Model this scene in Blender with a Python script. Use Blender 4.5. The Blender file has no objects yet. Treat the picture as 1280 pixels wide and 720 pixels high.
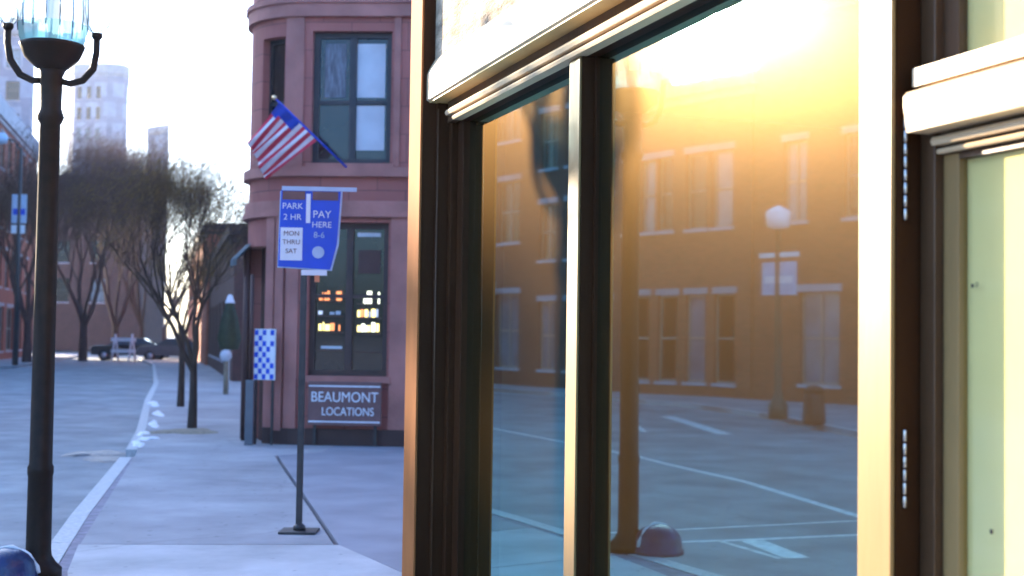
import bpy, bmesh, math, random
from mathutils import Vector, Matrix
random.seed(7)
SC = bpy.context.scene
COL = SC.collection
R = math.radians
# ------------------------------------------------------------------ camera, world, sun
CAM_H = 1.6
cam_d = bpy.data.cameras.new('camera'); cam = bpy.data.objects.new('camera', cam_d); COL.objects.link(cam)
cam.location = (0, 0, CAM_H)
cam.rotation_euler = (Matrix.Rotation(R(90 + 2.22), 4, 'X') @ Matrix.Rotation(R(.8), 4, 'Z')).to_euler()
cam_d.sensor_width = 36; cam_d.lens = 1650 / 1280 * 36
cam_d.clip_start = .05; cam_d.clip_end = 3000
cam_d.dof.use_dof = True; cam_d.dof.focus_distance = 6.0; cam_d.dof.aperture_fstop = 3.0
SC.camera = cam
SUN_AZ, SUN_EL = R(-47.2), R(14.3)
w = bpy.data.worlds.new('World'); SC.world = w; w.use_nodes = True
nt = w.node_tree; bg = nt.nodes['Background']
sky = nt.nodes.new('ShaderNodeTexSky'); sky.sky_type = 'NISHITA'; sky.sun_disc = False
sky.sun_elevation = SUN_EL; sky.sun_rotation = SUN_AZ
sky.air_density = 1.0; sky.dust_density = 3.0; sky.ozone_density = 4.0
nt.links.new(sky.outputs[0], bg.inputs[0]); bg.inputs[1].default_value = .15
sl = bpy.data.lights.new('sun', 'SUN'); so = bpy.data.objects.new('sun', sl); COL.objects.link(so)
sl.energy = 4.5; sl.angle = R(1.0); sl.color = (1, .74, .44)
sd = Vector((math.sin(SUN_AZ) * math.cos(SUN_EL), math.cos(SUN_AZ) * math.cos(SUN_EL), math.sin(SUN_EL)))
so.rotation_euler = sd.to_track_quat('Z', 'Y').to_euler()
so.location = sd * 60
SC.view_settings.view_transform = 'Standard'; SC.view_settings.look = 'None'
SC.view_settings.exposure = 2.6; SC.view_settings.gamma = 1
SC.view_settings.use_white_balance = True; SC.view_settings.white_balance_temperature = 5450

# ------------------------------------------------------------------ materials
def mat(name, col, rough=.7, var=.25, scale=6., bump=0., metal=0., spec=.5, emit=None, es=1., coat=0., stretch=None, col2=None, worn=False):
    m = bpy.data.materials.new(name); m.use_nodes = True
    t = m.node_tree; b = t.nodes['Principled BSDF']
    b.inputs['Roughness'].default_value = rough; b.inputs['Metallic'].default_value = metal
    b.inputs['Specular IOR Level'].default_value = spec
    if coat: b.inputs['Coat Weight'].default_value = coat
    tc = t.nodes.new('ShaderNodeTexCoord'); mp = t.nodes.new('ShaderNodeMapping')
    if stretch: mp.inputs['Scale'].default_value = stretch
    t.links.new(tc.outputs['Object'], mp.inputs[0])
    nz = t.nodes.new('ShaderNodeTexNoise'); nz.inputs['Scale'].default_value = scale; nz.inputs['Detail'].default_value = 6
    t.links.new(mp.outputs[0], nz.inputs['Vector'])
    cr = t.nodes.new('ShaderNodeValToRGB'); cr.color_ramp.elements[0].position = .3; cr.color_ramp.elements[1].position = .7
    c2 = col2 or tuple(min(1, c * (1 + var)) for c in col)
    cr.color_ramp.elements[0].color = (*[c * (1 - var) for c in col], 1); cr.color_ramp.elements[1].color = (*c2, 1)
    t.links.new(nz.outputs['Fac'], cr.inputs[0]); t.links.new(cr.outputs[0], b.inputs['Base Color'])
    if worn:
        def nd(k, **a):
            q = t.nodes.new(k)
            for x, y in a.items(): setattr(q, x, y)
            return q
        vo = nd('ShaderNodeTexVoronoi', feature='DISTANCE_TO_EDGE'); vo.inputs['Scale'].default_value = .38; wn = nd('ShaderNodeTexNoise'); wn.inputs['Scale'].default_value = 1.7; wn.inputs['Detail'].default_value = 6
        va = nd('ShaderNodeMixRGB'); va.inputs[0].default_value = .35
        t.links.new(mp.outputs[0], wn.inputs['Vector']); t.links.new(mp.outputs[0], va.inputs[1]); t.links.new(wn.outputs['Color'], va.inputs[2]); t.links.new(va.outputs[0], vo.inputs['Vector'])
        cl = nd('ShaderNodeMapRange'); cl.inputs[1].default_value = 0; cl.inputs[2].default_value = .006; cl.inputs[3].default_value = .8; cl.inputs[4].default_value = 1; t.links.new(vo.outputs['Distance'], cl.inputs[0])
        v2 = nd('ShaderNodeTexVoronoi'); v2.inputs['Scale'].default_value = 5.5; t.links.new(mp.outputs[0], v2.inputs['Vector'])
        c2_ = nd('ShaderNodeMapRange'); c2_.inputs[1].default_value = .07; c2_.inputs[2].default_value = .12; c2_.inputs[3].default_value = .6; c2_.inputs[4].default_value = 1; t.links.new(v2.outputs['Distance'], c2_.inputs[0])
        n3 = nd('ShaderNodeTexNoise'); n3.inputs['Scale'].default_value = .45; n3.inputs['Detail'].default_value = 8; n3.inputs['Roughness'].default_value = .7; t.links.new(mp.outputs[0], n3.inputs['Vector'])
        c3 = nd('ShaderNodeMapRange'); c3.inputs[1].default_value = .35; c3.inputs[2].default_value = .65; c3.inputs[3].default_value = .72; c3.inputs[4].default_value = 1.12; t.links.new(n3.outputs['Fac'], c3.inputs[0])
        m1 = nd('ShaderNodeMath', operation='MULTIPLY'); m2 = nd('ShaderNodeMath', operation='MULTIPLY'); vm = nd('ShaderNodeVectorMath', operation='MULTIPLY')
        t.links.new(cl.outputs[0], m1.inputs[0]); t.links.new(c2_.outputs[0], m1.inputs[1]); t.links.new(m1.outputs[0], m2.inputs[0]); t.links.new(c3.outputs[0], m2.inputs[1])
        t.links.new(cr.outputs[0], vm.inputs[0]); t.links.new(m2.outputs[0], vm.inputs[1]); t.links.new(vm.outputs[0], b.inputs['Base Color'])
    if bump:
        n2 = t.nodes.new('ShaderNodeTexNoise'); n2.inputs['Scale'].default_value = scale * 6; n2.inputs['Detail'].default_value = 5
        t.links.new(mp.outputs[0], n2.inputs['Vector'])
        bp = t.nodes.new('ShaderNodeBump'); bp.inputs['Strength'].default_value = bump; bp.inputs['Distance'].default_value = .02
        t.links.new(n2.outputs['Fac'], bp.inputs['Height']); t.links.new(bp.outputs[0], b.inputs['Normal'])
    if emit:
        b.inputs['Emission Color'].default_value = (*emit, 1); b.inputs['Emission Strength'].default_value = es
    return m
def brick(name, c1, c2, mortar, bw=.21, bh=.07, ms=.012, bump=.4, var=.3):
    m = bpy.data.materials.new(name); m.use_nodes = True
    t = m.node_tree; b = t.nodes['Principled BSDF']; b.inputs['Roughness'].default_value = .85
    uv = t.nodes.new('ShaderNodeUVMap')
    br = t.nodes.new('ShaderNodeTexBrick'); br.inputs['Scale'].default_value = 1
    br.inputs['Brick Width'].default_value = bw; br.inputs['Row Height'].default_value = bh; br.inputs['Mortar Size'].default_value = ms
    br.inputs['Color1'].default_value = (*c1, 1); br.inputs['Color2'].default_value = (*c2, 1); br.inputs['Mortar'].default_value = (*mortar, 1)
    t.links.new(uv.outputs[0], br.inputs[0])
    nz = t.nodes.new('ShaderNodeTexNoise'); nz.inputs['Scale'].default_value = 1.3; nz.inputs['Detail'].default_value = 8
    t.links.new(uv.outputs[0], nz.inputs[0])
    mr = t.nodes.new('ShaderNodeMapRange'); mr.inputs[3].default_value = 1 - var; mr.inputs[4].default_value = 1 + var
    t.links.new(nz.outputs['Fac'], mr.inputs[0])
    mx = t.nodes.new('ShaderNodeVectorMath'); mx.operation = 'MULTIPLY'
    t.links.new(br.outputs['Color'], mx.inputs[0]); t.links.new(mr.outputs[0], mx.inputs[1]); t.links.new(mx.outputs[0], b.inputs['Base Color'])
    bp = t.nodes.new('ShaderNodeBump'); bp.inputs['Strength'].default_value = bump; bp.inputs['Distance'].default_value = .01
    t.links.new(br.outputs['Fac'], bp.inputs['Height']); bp.invert = True; t.links.new(bp.outputs[0], b.inputs['Normal'])
    return m
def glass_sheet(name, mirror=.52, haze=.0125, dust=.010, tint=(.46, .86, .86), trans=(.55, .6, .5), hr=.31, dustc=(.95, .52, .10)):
    # old dusty coated shop glass: sharp mirror + hazy lobe + dust + see-through
    m = bpy.data.materials.new(name); m.use_nodes = True
    t = m.node_tree; t.nodes.remove(t.nodes['Principled BSDF']); out = t.nodes['Material Output']
    g1 = t.nodes.new('ShaderNodeBsdfGlossy'); g1.inputs['Roughness'].default_value = .022; g1.inputs['Color'].default_value = (*tint, 1)
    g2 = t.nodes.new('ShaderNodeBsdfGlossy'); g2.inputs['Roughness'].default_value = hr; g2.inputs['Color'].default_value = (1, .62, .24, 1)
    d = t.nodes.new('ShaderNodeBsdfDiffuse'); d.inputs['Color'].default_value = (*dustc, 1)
    tr = t.nodes.new('ShaderNodeBsdfTransparent'); tr.inputs['Color'].default_value = (*trans, 1)
    tc = t.nodes.new('ShaderNodeTexCoord'); mp = t.nodes.new('ShaderNodeMapping'); mp.inputs['Scale'].default_value = (9, 9, .8)
    t.links.new(tc.outputs['Object'], mp.inputs[0])
    nz = t.nodes.new('ShaderNodeTexNoise'); nz.inputs['Scale'].default_value = 1.2; nz.inputs['Detail'].default_value = 4
    t.links.new(mp.outputs[0], nz.inputs['Vector'])
    mr = t.nodes.new('ShaderNodeMapRange'); mr.inputs[3].default_value = dust * .75; mr.inputs[4].default_value = dust * 1.25
    t.links.new(nz.outputs['Fac'], mr.inputs[0])
    n2 = t.nodes.new('ShaderNodeTexNoise'); n2.inputs['Scale'].default_value = 1.1; n2.inputs['Detail'].default_value = 1
    t.links.new(tc.outputs['Object'], n2.inputs['Vector'])
    bp = t.nodes.new('ShaderNodeBump'); bp.inputs['Strength'].default_value = .03; bp.inputs['Distance'].default_value = .02
    t.links.new(n2.outputs['Fac'], bp.inputs['Height']); t.links.new(bp.outputs[0], g1.inputs['Normal'])
    def mix(fac, a, b):
        x = t.nodes.new('ShaderNodeMixShader')
        if isinstance(fac, float): x.inputs[0].default_value = fac
        else: t.links.new(fac, x.inputs[0])
        t.links.new(a.outputs[0], x.inputs[1]); t.links.new(b.outputs[0], x.inputs[2]); return x
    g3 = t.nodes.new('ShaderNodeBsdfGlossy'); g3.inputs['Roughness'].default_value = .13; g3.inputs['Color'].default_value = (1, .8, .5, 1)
    a = mix(mirror, tr, g1); b = mix(haze, a, g2); b = mix(.004, b, g3); c = mix(mr.outputs[0], b, d)
    t.links.new(c.outputs[0], out.inputs[0])
    return m
def clear_glass(name, tint, gl=.18, dif=0., dcol=(1, 1, 1)):
    m = bpy.data.materials.new(name); m.use_nodes = True
    t = m.node_tree; t.nodes.remove(t.nodes['Principled BSDF']); out = t.nodes['Material Output']
    lw = t.nodes.new('ShaderNodeLayerWeight'); lw.inputs[0].default_value = .35
    mr = t.nodes.new('ShaderNodeMapRange'); mr.inputs[3].default_value = gl * .4; mr.inputs[4].default_value = min(1, gl * 4)
    t.links.new(lw.outputs['Facing'], mr.inputs[0])
    tr = t.nodes.new('ShaderNodeBsdfTransparent'); tr.inputs[0].default_value = (*tint, 1)
    g = t.nodes.new('ShaderNodeBsdfGlossy'); g.inputs['Roughness'].default_value = .08
    x = t.nodes.new('ShaderNodeMixShader'); t.links.new(mr.outputs[0], x.inputs[0])
    t.links.new(tr.outputs[0], x.inputs[1]); t.links.new(g.outputs[0], x.inputs[2])
    o = x
    if dif:
        tl = t.nodes.new('ShaderNodeBsdfTranslucent'); tl.inputs[0].default_value = (*dcol, 1)
        o = t.nodes.new('ShaderNodeMixShader'); o.inputs[0].default_value = dif
        t.links.new(x.outputs[0], o.inputs[1]); t.links.new(tl.outputs[0], o.inputs[2])
    t.links.new(o.outputs[0], out.inputs[0]); return m

M = {
 'asphalt': mat('asphalt', (.27, .275, .28), .85, .22, 1.2, .5, col2=(.33, .33, .33), worn=True),
 'alley': mat('alley_asphalt', (.27, .26, .285), .85, .18, 1.2, .3),
 'concrete': mat('concrete', (.34, .325, .33), .85, .14, 1.1, .35, worn=True),
 'concrete_light': mat('concrete_light', (.5, .48, .47), .85, .12, 1.3, .35, worn=True),
 'granite': mat('granite', (.46, .45, .44), .7, .2, 25, .2),
 'paver': mat('paver', (.24, .215, .25), .85, .3, 8, .5),
 'paint': mat('road_paint', (.62, .62, .60), .6, .3, 9, .2),
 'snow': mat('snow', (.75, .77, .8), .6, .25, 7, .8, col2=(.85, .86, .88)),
 'slush': mat('slush', (.12, .11, .11), .5, .4, 9, .8),
 'frame': mat('brown_paint', (.075, .036, .014), .36, .2, 5, .05, stretch=(1, 1, .3), spec=.45),
 'sunlit_orange': mat('sunlit_orange_paint', (.34, .13, .04), .7, .2, 5, .05, stretch=(1, 1, .3), spec=.05),  # orange of the sunlit pilaster front put into the colour
 'sunlit_tan': mat('sunlit_tan_paint', (.26, .16, .055), .42, .15, 5, .05, stretch=(1, 1, .2), spec=.4),  # lit copy of the frame paint, sun warmth put into the colour
 'frame_shaded': mat('shaded_brown_paint', (.036, .013, .0035), .55, .25, 5, .05, stretch=(1, 1, .3), spec=.1),  # shaded copy of the frame paint, for faces turned from the sun
 'fascia': mat('cream_paint', (.62, .46, .27), .45, .08, 3, .1, stretch=(1, 1, 1)),
 'soffit': mat('soffit_bounce_gold', (.6, .42, .15), .5, .15, 4),  # gold of light bounced under the ledge, put into the colour
 'bulk': mat('bulkhead_paint', (.10, .055, .03), .45, .2, 4),
 'shade': mat('cream_shade', (.80, .68, .42), .9, .04, 3),
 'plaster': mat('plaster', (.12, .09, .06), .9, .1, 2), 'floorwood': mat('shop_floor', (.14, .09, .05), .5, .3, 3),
 'steel': mat('steel', (.65, .6, .55), .3, .1, 20, metal=1.), 'brass': mat('brass', (.8, .6, .35), .3, .1, 20, metal=1.),
 'lampiron': mat('lamp_iron', (.016, .008, .004), .5, .3, 14, .1, spec=.2),
 'post': mat('post_iron', (.035, .03, .03), .5, .3, 14, .1),
 'navy': mat('navy_enamel', (.012, .02, .08), .35, .4, 10, .2),
 'brownstone': brick('brownstone', (.34, .125, .10), (.29, .105, .088), (.18, .075, .065), .85, .42, .008, .5, .28),
 'brownstone_trim': mat('brownstone_trim', (.35, .155, .125), .8, .2, 2.2, .4),
 'plinth': mat('plinth', (.045, .022, .018), .7, .2, 3, .2),
 'sashdark': mat('sash_dark', (.018, .022, .03), .5, .2, 5),
 'sashbrown': mat('sash_brown', (.04, .018, .015), .5, .2, 5),
 'sashwhite': mat('sash_white', (.26, .25, .21), .5, .1, 5),
 'blind': mat('window_blind', (.52, .56, .6), .8, .08, 4), 'curtain': mat('grey_curtain', (.14, .16, .19), .9, .5, 5, stretch=(6, 6, 1)),
 'darkroom': mat('dark_room', (.02, .02, .024), .9, .3, 2),
 'tealdoor': mat('teal_panel', (.12, .36, .38), .4, .15, 4),
 'awning': mat('awning_fabric', (.06, .09, .11), .8, .3, 6, .2),
 'brownwood': mat('brown_wood', (.06, .025, .02), .6, .3, 5, stretch=(1, 1, .2)),
 'blue': mat('blue_enamel', (.015, .06, .55), .45, .1, 4), 'white': mat('white_enamel', (.72, .74, .78), .5, .06, 6),
 'paleblue': mat('pale_blue', (.4, .5, .65), .5, .1, 6),
 'orange': mat('orange_tag', (.6, .2, .08), .6, .1, 6),
 'board': mat('grey_board', (.15, .08, .075), .7, .15, 6),
 'red': mat('flag_red', (.5, .035, .07), .8, .12, 9), 'flagwhite': mat('flag_white', (.72, .68, .70), .8, .08, 9), 'flagblue': mat('flag_blue', (.02, .05, .35), .8, .15, 9),
 'bark': mat('bark', (.06, .04, .028), .9, .35, 14, .6, stretch=(1, 1, .3)), 'barkpurple': mat('bark_far', (.11, .055, .045), .9, .3, 8, .3),
 'leaf': mat('dry_leaf', (.085, .065, .03), .8, .4, 3, col2=(.15, .10, .045)), 'evergreen': mat('evergreen_leaf', (.035, .05, .022), .7, .4, 5),
 'mulch': mat('mulch', (.28, .24, .17), .9, .3, 12, .6),
 'carblack': mat('car_black', (.015, .015, .02), .25, .1, 5, coat=.5), 'cargrey': mat('car_grey', (.10, .11, .13), .25, .1, 5, coat=.5), 'carsilver': mat('car_silver', (.35, .38, .42), .3, .05, 5, coat=.5),
 'carglass': mat('car_glass', (.05, .07, .09), .08, .1, 5, spec=.8), 'rubber': mat('rubber', (.02, .02, .02), .8, .1, 5), 'rim': mat('rim', (.5, .5, .52), .3, .1, 5, metal=.8),
 'taillight': mat('tail_light', (.35, .02, .02), .3, .1, 5), 'headlight': mat('head_light', (.8, .8, .8), .2, .05, 5),
 'brick_red': brick('brick_red', (.38, .075, .03), (.27, .05, .02), (.26, .13, .08)),
 'brick_dark': brick('brick_dark', (.13, .045, .035), (.08, .03, .025), (.08, .055, .045)),
 'brick_cream': brick('brick_cream', (.30, .24, .17), (.2, .16, .11), (.12, .09, .06), .16, .06, .018, 1., .5),
 'tower_haze_blue': brick('tower_hazed', (.30, .33, .42), (.26, .29, .38), (.2, .22, .3), 3., 3.2, .5),  # pale blue of distance haze put into the tower colour
 'greystone': mat('grey_stone', (.33, .33, .36), .8, .15, 1.5, .2), 'cornice': mat('pale_cornice', (.42, .40, .44), .7, .15, 2),
 'creamstone': mat('rough_cream_stone', (.42, .33, .22), .95, .55, 9, 1., stretch=(1, .6, 1.6)),
 'roof': mat('roof_tar', (.06, .06, .06), .9, .2, 2), 'green': mat('dark_green_paint', (.03, .06, .045), .5, .2, 4),
 'paneglass': mat('pane_glass', (.012, .015, .018), .06, .3, 1.2, spec=.55), 'panepale': mat('pane_reflecting', (.16, .2, .24), .08, .3, 1.2, spec=.9),
 'lit_yellow': mat('lit_yellow', (.5, .4, .1), .6, emit=(1, .75, .2), es=.6), 'lit_cream': mat('lit_cream', (.5, .5, .3), .6, emit=(1, .95, .6), es=.6),
 'lit_orange': mat('lit_orange', (.4, .15, .05), .6, emit=(1, .3, .08), es=.35), 'lit_white': mat('lit_white', (.5, .5, .5), .6, emit=(.8, .85, 1), es=.12),
}
M['shopglass'] = glass_sheet('shop_glass')
M['doorglass'] = clear_glass('door_glass', (.92, .93, .72), .10)
M['lampglass'] = clear_glass('lamp_glass', (.93, .96, .97), .2, .08, (.8, .9, .95))
M['lampteal'] = clear_glass('lamp_teal_glass', (.35, .5, .58), .3, .45, (.22, .42, .52))
M['ribglass'] = clear_glass('rib_glass', (.45, .55, .6), .3)
for k_ in ('leaf', 'barkpurple'):
    t_ = M[k_].node_tree; b_ = t_.nodes['Principled BSDF']; tl_ = t_.nodes.new('ShaderNodeBsdfTranslucent'); tl_.inputs[0].default_value = (.22, .15, .05, 1) if k_ == 'leaf' else (.05, .035, .03, 1)
    ms_ = t_.nodes.new('ShaderNodeMixShader'); ms_.inputs[0].default_value = .4
    t_.links.new(b_.outputs[0], ms_.inputs[1]); t_.links.new(tl_.outputs[0], ms_.inputs[2]); t_.links.new(ms_.outputs[0], t_.nodes['Material Output'].inputs[0])

# ------------------------------------------------------------------ helpers
class MB:
    def __init__(s): s.bm = bmesh.new(); s.uv = s.bm.loops.layers.uv.new('UVMap')
    def quad(s, pts, uvs=None, smooth=False):
        f = s.bm.faces.new([s.bm.verts.new(p) for p in pts]); f.smooth = smooth
        if uvs:
            for l, q in zip(f.loops, uvs): l[s.uv].uv = q
        return f
    def box(s, a, b, mtx=None):
        x0, y0, z0 = a; x1, y1, z1 = b
        P = [Vector(p) for p in ((x0, y0, z0), (x1, y0, z0), (x1, y1, z0), (x0, y1, z0), (x0, y0, z1), (x1, y0, z1), (x1, y1, z1), (x0, y1, z1))]
        if mtx: P = [mtx @ p for p in P]
        v = [s.bm.verts.new(p) for p in P]
        for f, ax in (((0, 3, 2, 1), 'xy'), ((4, 5, 6, 7), 'xy'), ((0, 1, 5, 4), 'xz'), ((1, 2, 6, 5), 'yz'), ((2, 3, 7, 6), 'xz'), ((3, 0, 4, 7), 'yz')):
            fc = s.bm.faces.new([v[i] for i in f])
            for l in fc.loops:
                c = l.vert.co if not mtx else mtx.inverted() @ l.vert.co
                l[s.uv].uv = {'xy': (c.x, c.y), 'xz': (c.x, c.z), 'yz': (c.y, c.z)}[ax]
        return s
    def lathe(s, prof, c=(0, 0, 0), seg=20, ribs=0, rd=0., cap=True):
        rings = []
        for r, z in prof:
            ring = []
            for k in range(seg):
                a = 2 * math.pi * k / seg
                rr = r * (1 + rd * (math.cos(a * ribs))) if ribs else r
                ring.append(s.bm.verts.new((c[0] + rr * math.cos(a), c[1] + rr * math.sin(a), c[2] + z)))
            rings.append(ring)
        for i in range(len(rings) - 1):
            for k in range(seg):
                f = s.bm.faces.new((rings[i][k], rings[i][(k + 1) % seg], rings[i + 1][(k + 1) % seg], rings[i + 1][k])); f.smooth = True
        if cap:
            s.bm.faces.new(rings[0][::-1]); s.bm.faces.new(rings[-1])
        return s
    def tube(s, pts, rads, seg=8, cap=True):
        pts = [Vector(p) for p in pts]
        if not isinstance(rads, (list, tuple)): rads = [rads] * len(pts)
        rings = []; up = None
        for i, p in enumerate(pts):
            d = (pts[min(i + 1, len(pts) - 1)] - pts[max(i - 1, 0)]).normalized()
            if up is None:
                up = Vector((0, 0, 1)) if abs(d.z) < .9 else Vector((1, 0, 0))
            a = d.cross(up).normalized(); b = a.cross(d).normalized(); up = b
            rings.append([s.bm.verts.new(p + (a * math.cos(2 * math.pi * k / seg) + b * math.sin(2 * math.pi * k / seg)) * rads[i]) for k in range(seg)])
        for i in range(len(rings) - 1):
            for k in range(seg):
                f = s.bm.faces.new((rings[i][k], rings[i][(k + 1) % seg], rings[i + 1][(k + 1) % seg], rings[i + 1][k])); f.smooth = True
        if cap: s.bm.faces.new(rings[0][::-1]); s.bm.faces.new(rings[-1])
        return s
    def prism(s, prof, y0, y1, axis='y'):
        # closed profile (x,z) extruded along y
        n = len(prof)
        f = (lambda p, y: (p[0], y, p[1])) if axis == 'y' else (lambda p, y: (y, p[0], p[1]))
        a = [s.bm.verts.new(f(p, y0)) for p in prof]; b = [s.bm.verts.new(f(p, y1)) for p in prof]
        for i in range(n): s.bm.faces.new((a[i], a[(i + 1) % n], b[(i + 1) % n], b[i]))
        s.bm.faces.new(a[::-1]); s.bm.faces.new(b); return s
    def build(s, name, m, parent=None, mtx=None, bevel=0.):
        bmesh.ops.recalc_face_normals(s.bm, faces=s.bm.faces)
        me = bpy.data.meshes.new(name)
        if bevel:
            bmesh.ops.remove_doubles(s.bm, verts=s.bm.verts, dist=1e-5)
            try: bmesh.ops.bevel(s.bm, geom=list(s.bm.edges), offset=bevel, segments=2, affect='EDGES', profile=.6)
            except Exception: pass
        s.bm.to_mesh(me); s.bm.free()
        o = bpy.data.objects.new(name, me); COL.objects.link(o)
        me.materials.append(M[m] if isinstance(m, str) else m)
        if parent: o.parent = parent
        if mtx is not None: o.matrix_basis = mtx
        return o
def sheet_uvless(o): return o
def tag(o, label=None, cat=None, group=None, kind=None):
    if label: o['label'] = label
    if cat: o['category'] = cat
    if group: o['group'] = group
    if kind: o['kind'] = kind
    return o
def thing(name, loc, label, cat, rz=0, group=None):
    o = bpy.data.objects.new(name, None); COL.objects.link(o); o.location = loc; o.rotation_euler.z = rz; o.empty_display_size = .2
    return tag(o, label, cat, group)
def struct(o): o['kind'] = 'structure'; return o
def copy_tree(o, parent=None):
    c = o.copy(); COL.objects.link(c); c.parent = parent
    for ch in list(KIDS(o)): copy_tree(ch, c)
    return c
def KIDS(o): return [x for x in bpy.data.objects if x.parent == o]
def text_mesh(name, s, size, m, parent, mtx, depth=.004, ax='CENTER'):
    cu = bpy.data.curves.new(name, 'FONT'); cu.body = s; cu.size = size; cu.extrude = depth; cu.align_x = ax; cu.align_y = 'CENTER'
    t = bpy.data.objects.new(name + '_tmp', cu); COL.objects.link(t)
    dg = bpy.context.evaluated_depsgraph_get(); dg.update()
    me = bpy.data.meshes.new_from_object(t.evaluated_get(dg)); bpy.data.objects.remove(t); bpy.data.curves.remove(cu)
    me.materials.clear(); me.materials.append(M[m])
    o = bpy.data.objects.new(name, me); COL.objects.link(o); o.parent = parent; o.matrix_basis = mtx; return o

class Path:
    # closed or open footprint polyline; outward is to the right of travel
    def __init__(s, pts, closed=True):
        s.p = [Vector((a, b)) for a, b in pts]; s.closed = closed
        q = s.p + ([s.p[0]] if closed else [])
        s.q = q; s.t = [0.]
        for a, b in zip(q, q[1:]): s.t.append(s.t[-1] + (b - a).length)
        s.L = s.t[-1]
    def seg(s, t):
        for i in range(len(s.q) - 1):
            if t <= s.t[i + 1] + 1e-6: return i
        return len(s.q) - 2
    def at(s, t):
        i = s.seg(t); return s.q[i].lerp(s.q[i + 1], (t - s.t[i]) / (s.t[i + 1] - s.t[i]))
    def segnrm(s, i):
        d = (s.q[i + 1] - s.q[i]).normalized(); return Vector((d.y, -d.x))
    def inner(s, t, th):
        i = s.seg(t); n = len(s.q) - 1; j = i
        for k in range(n + 1):
            if abs(s.t[k] - t) < 1e-5:
                a = k - 1; b = k
                if s.closed: a %= n; b %= n
                a = max(a, 0); b = min(b, n - 1)
                n1, n2 = s.segnrm(a), s.segnrm(b)
                m = (n1 + n2).normalized(); c = max(.3, m.dot(n1))
                return s.at(t) - m * th / c
        return s.at(t) - s.segnrm(i) * th
def facade(path, holes, z0, z1, th=.25, mb=None):
    mb = mb or MB()
    ts = sorted({round(x, 4) for x in path.t} | {round(h[k], 4) for h in holes for k in (0, 1)})
    zs = sorted({round(z0, 4), round(z1, 4)} | {round(h[k], 4) for h in holes for k in (2, 3) if z0 <= h[k] <= z1})
    def void(i, j):
        if i < 0 or i >= len(ts) - 1:
            if path.closed: i %= (len(ts) - 1)
            else: return True
        if j < 0 or j >= len(zs) - 1: return True
        tc = (ts[i] + ts[i + 1]) / 2; zc = (zs[j] + zs[j + 1]) / 2
        return any(h[0] < tc < h[1] and h[2] < zc < h[3] for h in holes)
    O = [path.at(t) for t in ts]; I = [path.inner(t, th) for t in ts]
    V = lambda p, z: (p.x, p.y, z)
    for i in range(len(ts) - 1):
        for j in range(len(zs) - 1):
            if void(i, j): continue
            a, b, c, d = ts[i], ts[i + 1], zs[j], zs[j + 1]
            uv = [(a, c), (b, c), (b, d), (a, d)]
            mb.quad([V(O[i], c), V(O[i + 1], c), V(O[i + 1], d), V(O[i], d)], uv)
            mb.quad([V(I[i + 1], c), V(I[i], c), V(I[i], d), V(I[i + 1], d)], uv)
            if void(i - 1, j): mb.quad([V(I[i], c), V(O[i], c), V(O[i], d), V(I[i], d)], [(a, c), (a + th, c), (a + th, d), (a, d)])
            if void(i + 1, j): mb.quad([V(O[i + 1], c), V(I[i + 1], c), V(I[i + 1], d), V(O[i + 1], d)], [(a, c), (a + th, c), (a + th, d), (a, d)])
            if void(i, j - 1): mb.quad([V(O[i], c), V(I[i], c), V(I[i + 1], c), V(O[i + 1], c)], [(a, c), (a, c + th), (b, c + th), (b, c)])
            if void(i, j + 1): mb.quad([V(O[i + 1], d), V(I[i + 1], d), V(I[i], d), V(O[i], d)], [(a, c), (a, c + th), (b, c + th), (b, c)])
    return mb
def wframe(path, t0, t1):
    a = path.at(t0 + 1e-4); b = path.at(t1 - 1e-4); d = (b - a).normalized(); n = Vector((d.y, -d.x))
    # local x along the wall, local y inward, z up
    return Matrix(((d.x, -n.x, 0, a.x), (d.y, -n.y, 0, a.y), (0, 0, 1, 0), (0, 0, 0, 1))), (b - a).length
def window(path, h, parent, cols=2, rails=(.5,), sash='sashdark', pane='paneglass', rec=.12, fw=.06, sill='cornice', lintel=None, name='window', blinds=None):
    mt, L = wframe(path, h[0], h[1]); z0, z1 = h[2], h[3]
    m = MB(); y0, y1 = rec, rec + .07
    m.box((0, y0, z0), (fw, y1, z1), mt); m.box((L - fw, y0, z0), (L, y1, z1), mt)
    m.box((fw, y0, z1 - fw), (L - fw, y1, z1), mt); m.box((fw, y0, z0), (L - fw, y1, z0 + fw), mt)
    for k in range(1, cols):
        x = L * k / cols; m.box((x - fw * .6, y0 - .01, z0 + fw), (x + fw * .6, y1 - .01, z1 - fw), mt)
    for r in rails:
        z = z0 + (z1 - z0) * r
        for k in range(cols):
            xa = fw if k == 0 else L * k / cols + fw * .6; xb = L - fw if k == cols - 1 else L * (k + 1) / cols - fw * .6
            m.box((xa, y0 + .005, z - .03), (xb, y1 - .012, z + .03), mt)
    w_ = m.build(name, sash, parent)
    g = MB(); g.box((fw * .5, y1 - .03, z0 + fw * .5), (L - fw * .5, y1 - .02, z1 - fw * .5), mt); g.build('pane', pane, w_)
    if blinds:
        for (a, b, c, d, bm_) in blinds:
            q = MB(); q.box((L * a + .02, y1 - .036, z0 + (z1 - z0) * c + .02), (L * b - .02, y1 - .031, z0 + (z1 - z0) * d - .02), mt); q.build('blind', bm_, w_)
    if sill:
        q = MB(); q.box((-.06, -.07, z0 - .1), (L + .06, rec - .002, z0 - .003), mt); q.build('sill', sill, parent)
    if lintel:
        q = MB(); q.box((-.08, -.03, z1 + .003), (L + .08, .05, z1 + .2), mt); q.build('lintel', lintel, parent)
    return w_
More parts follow.
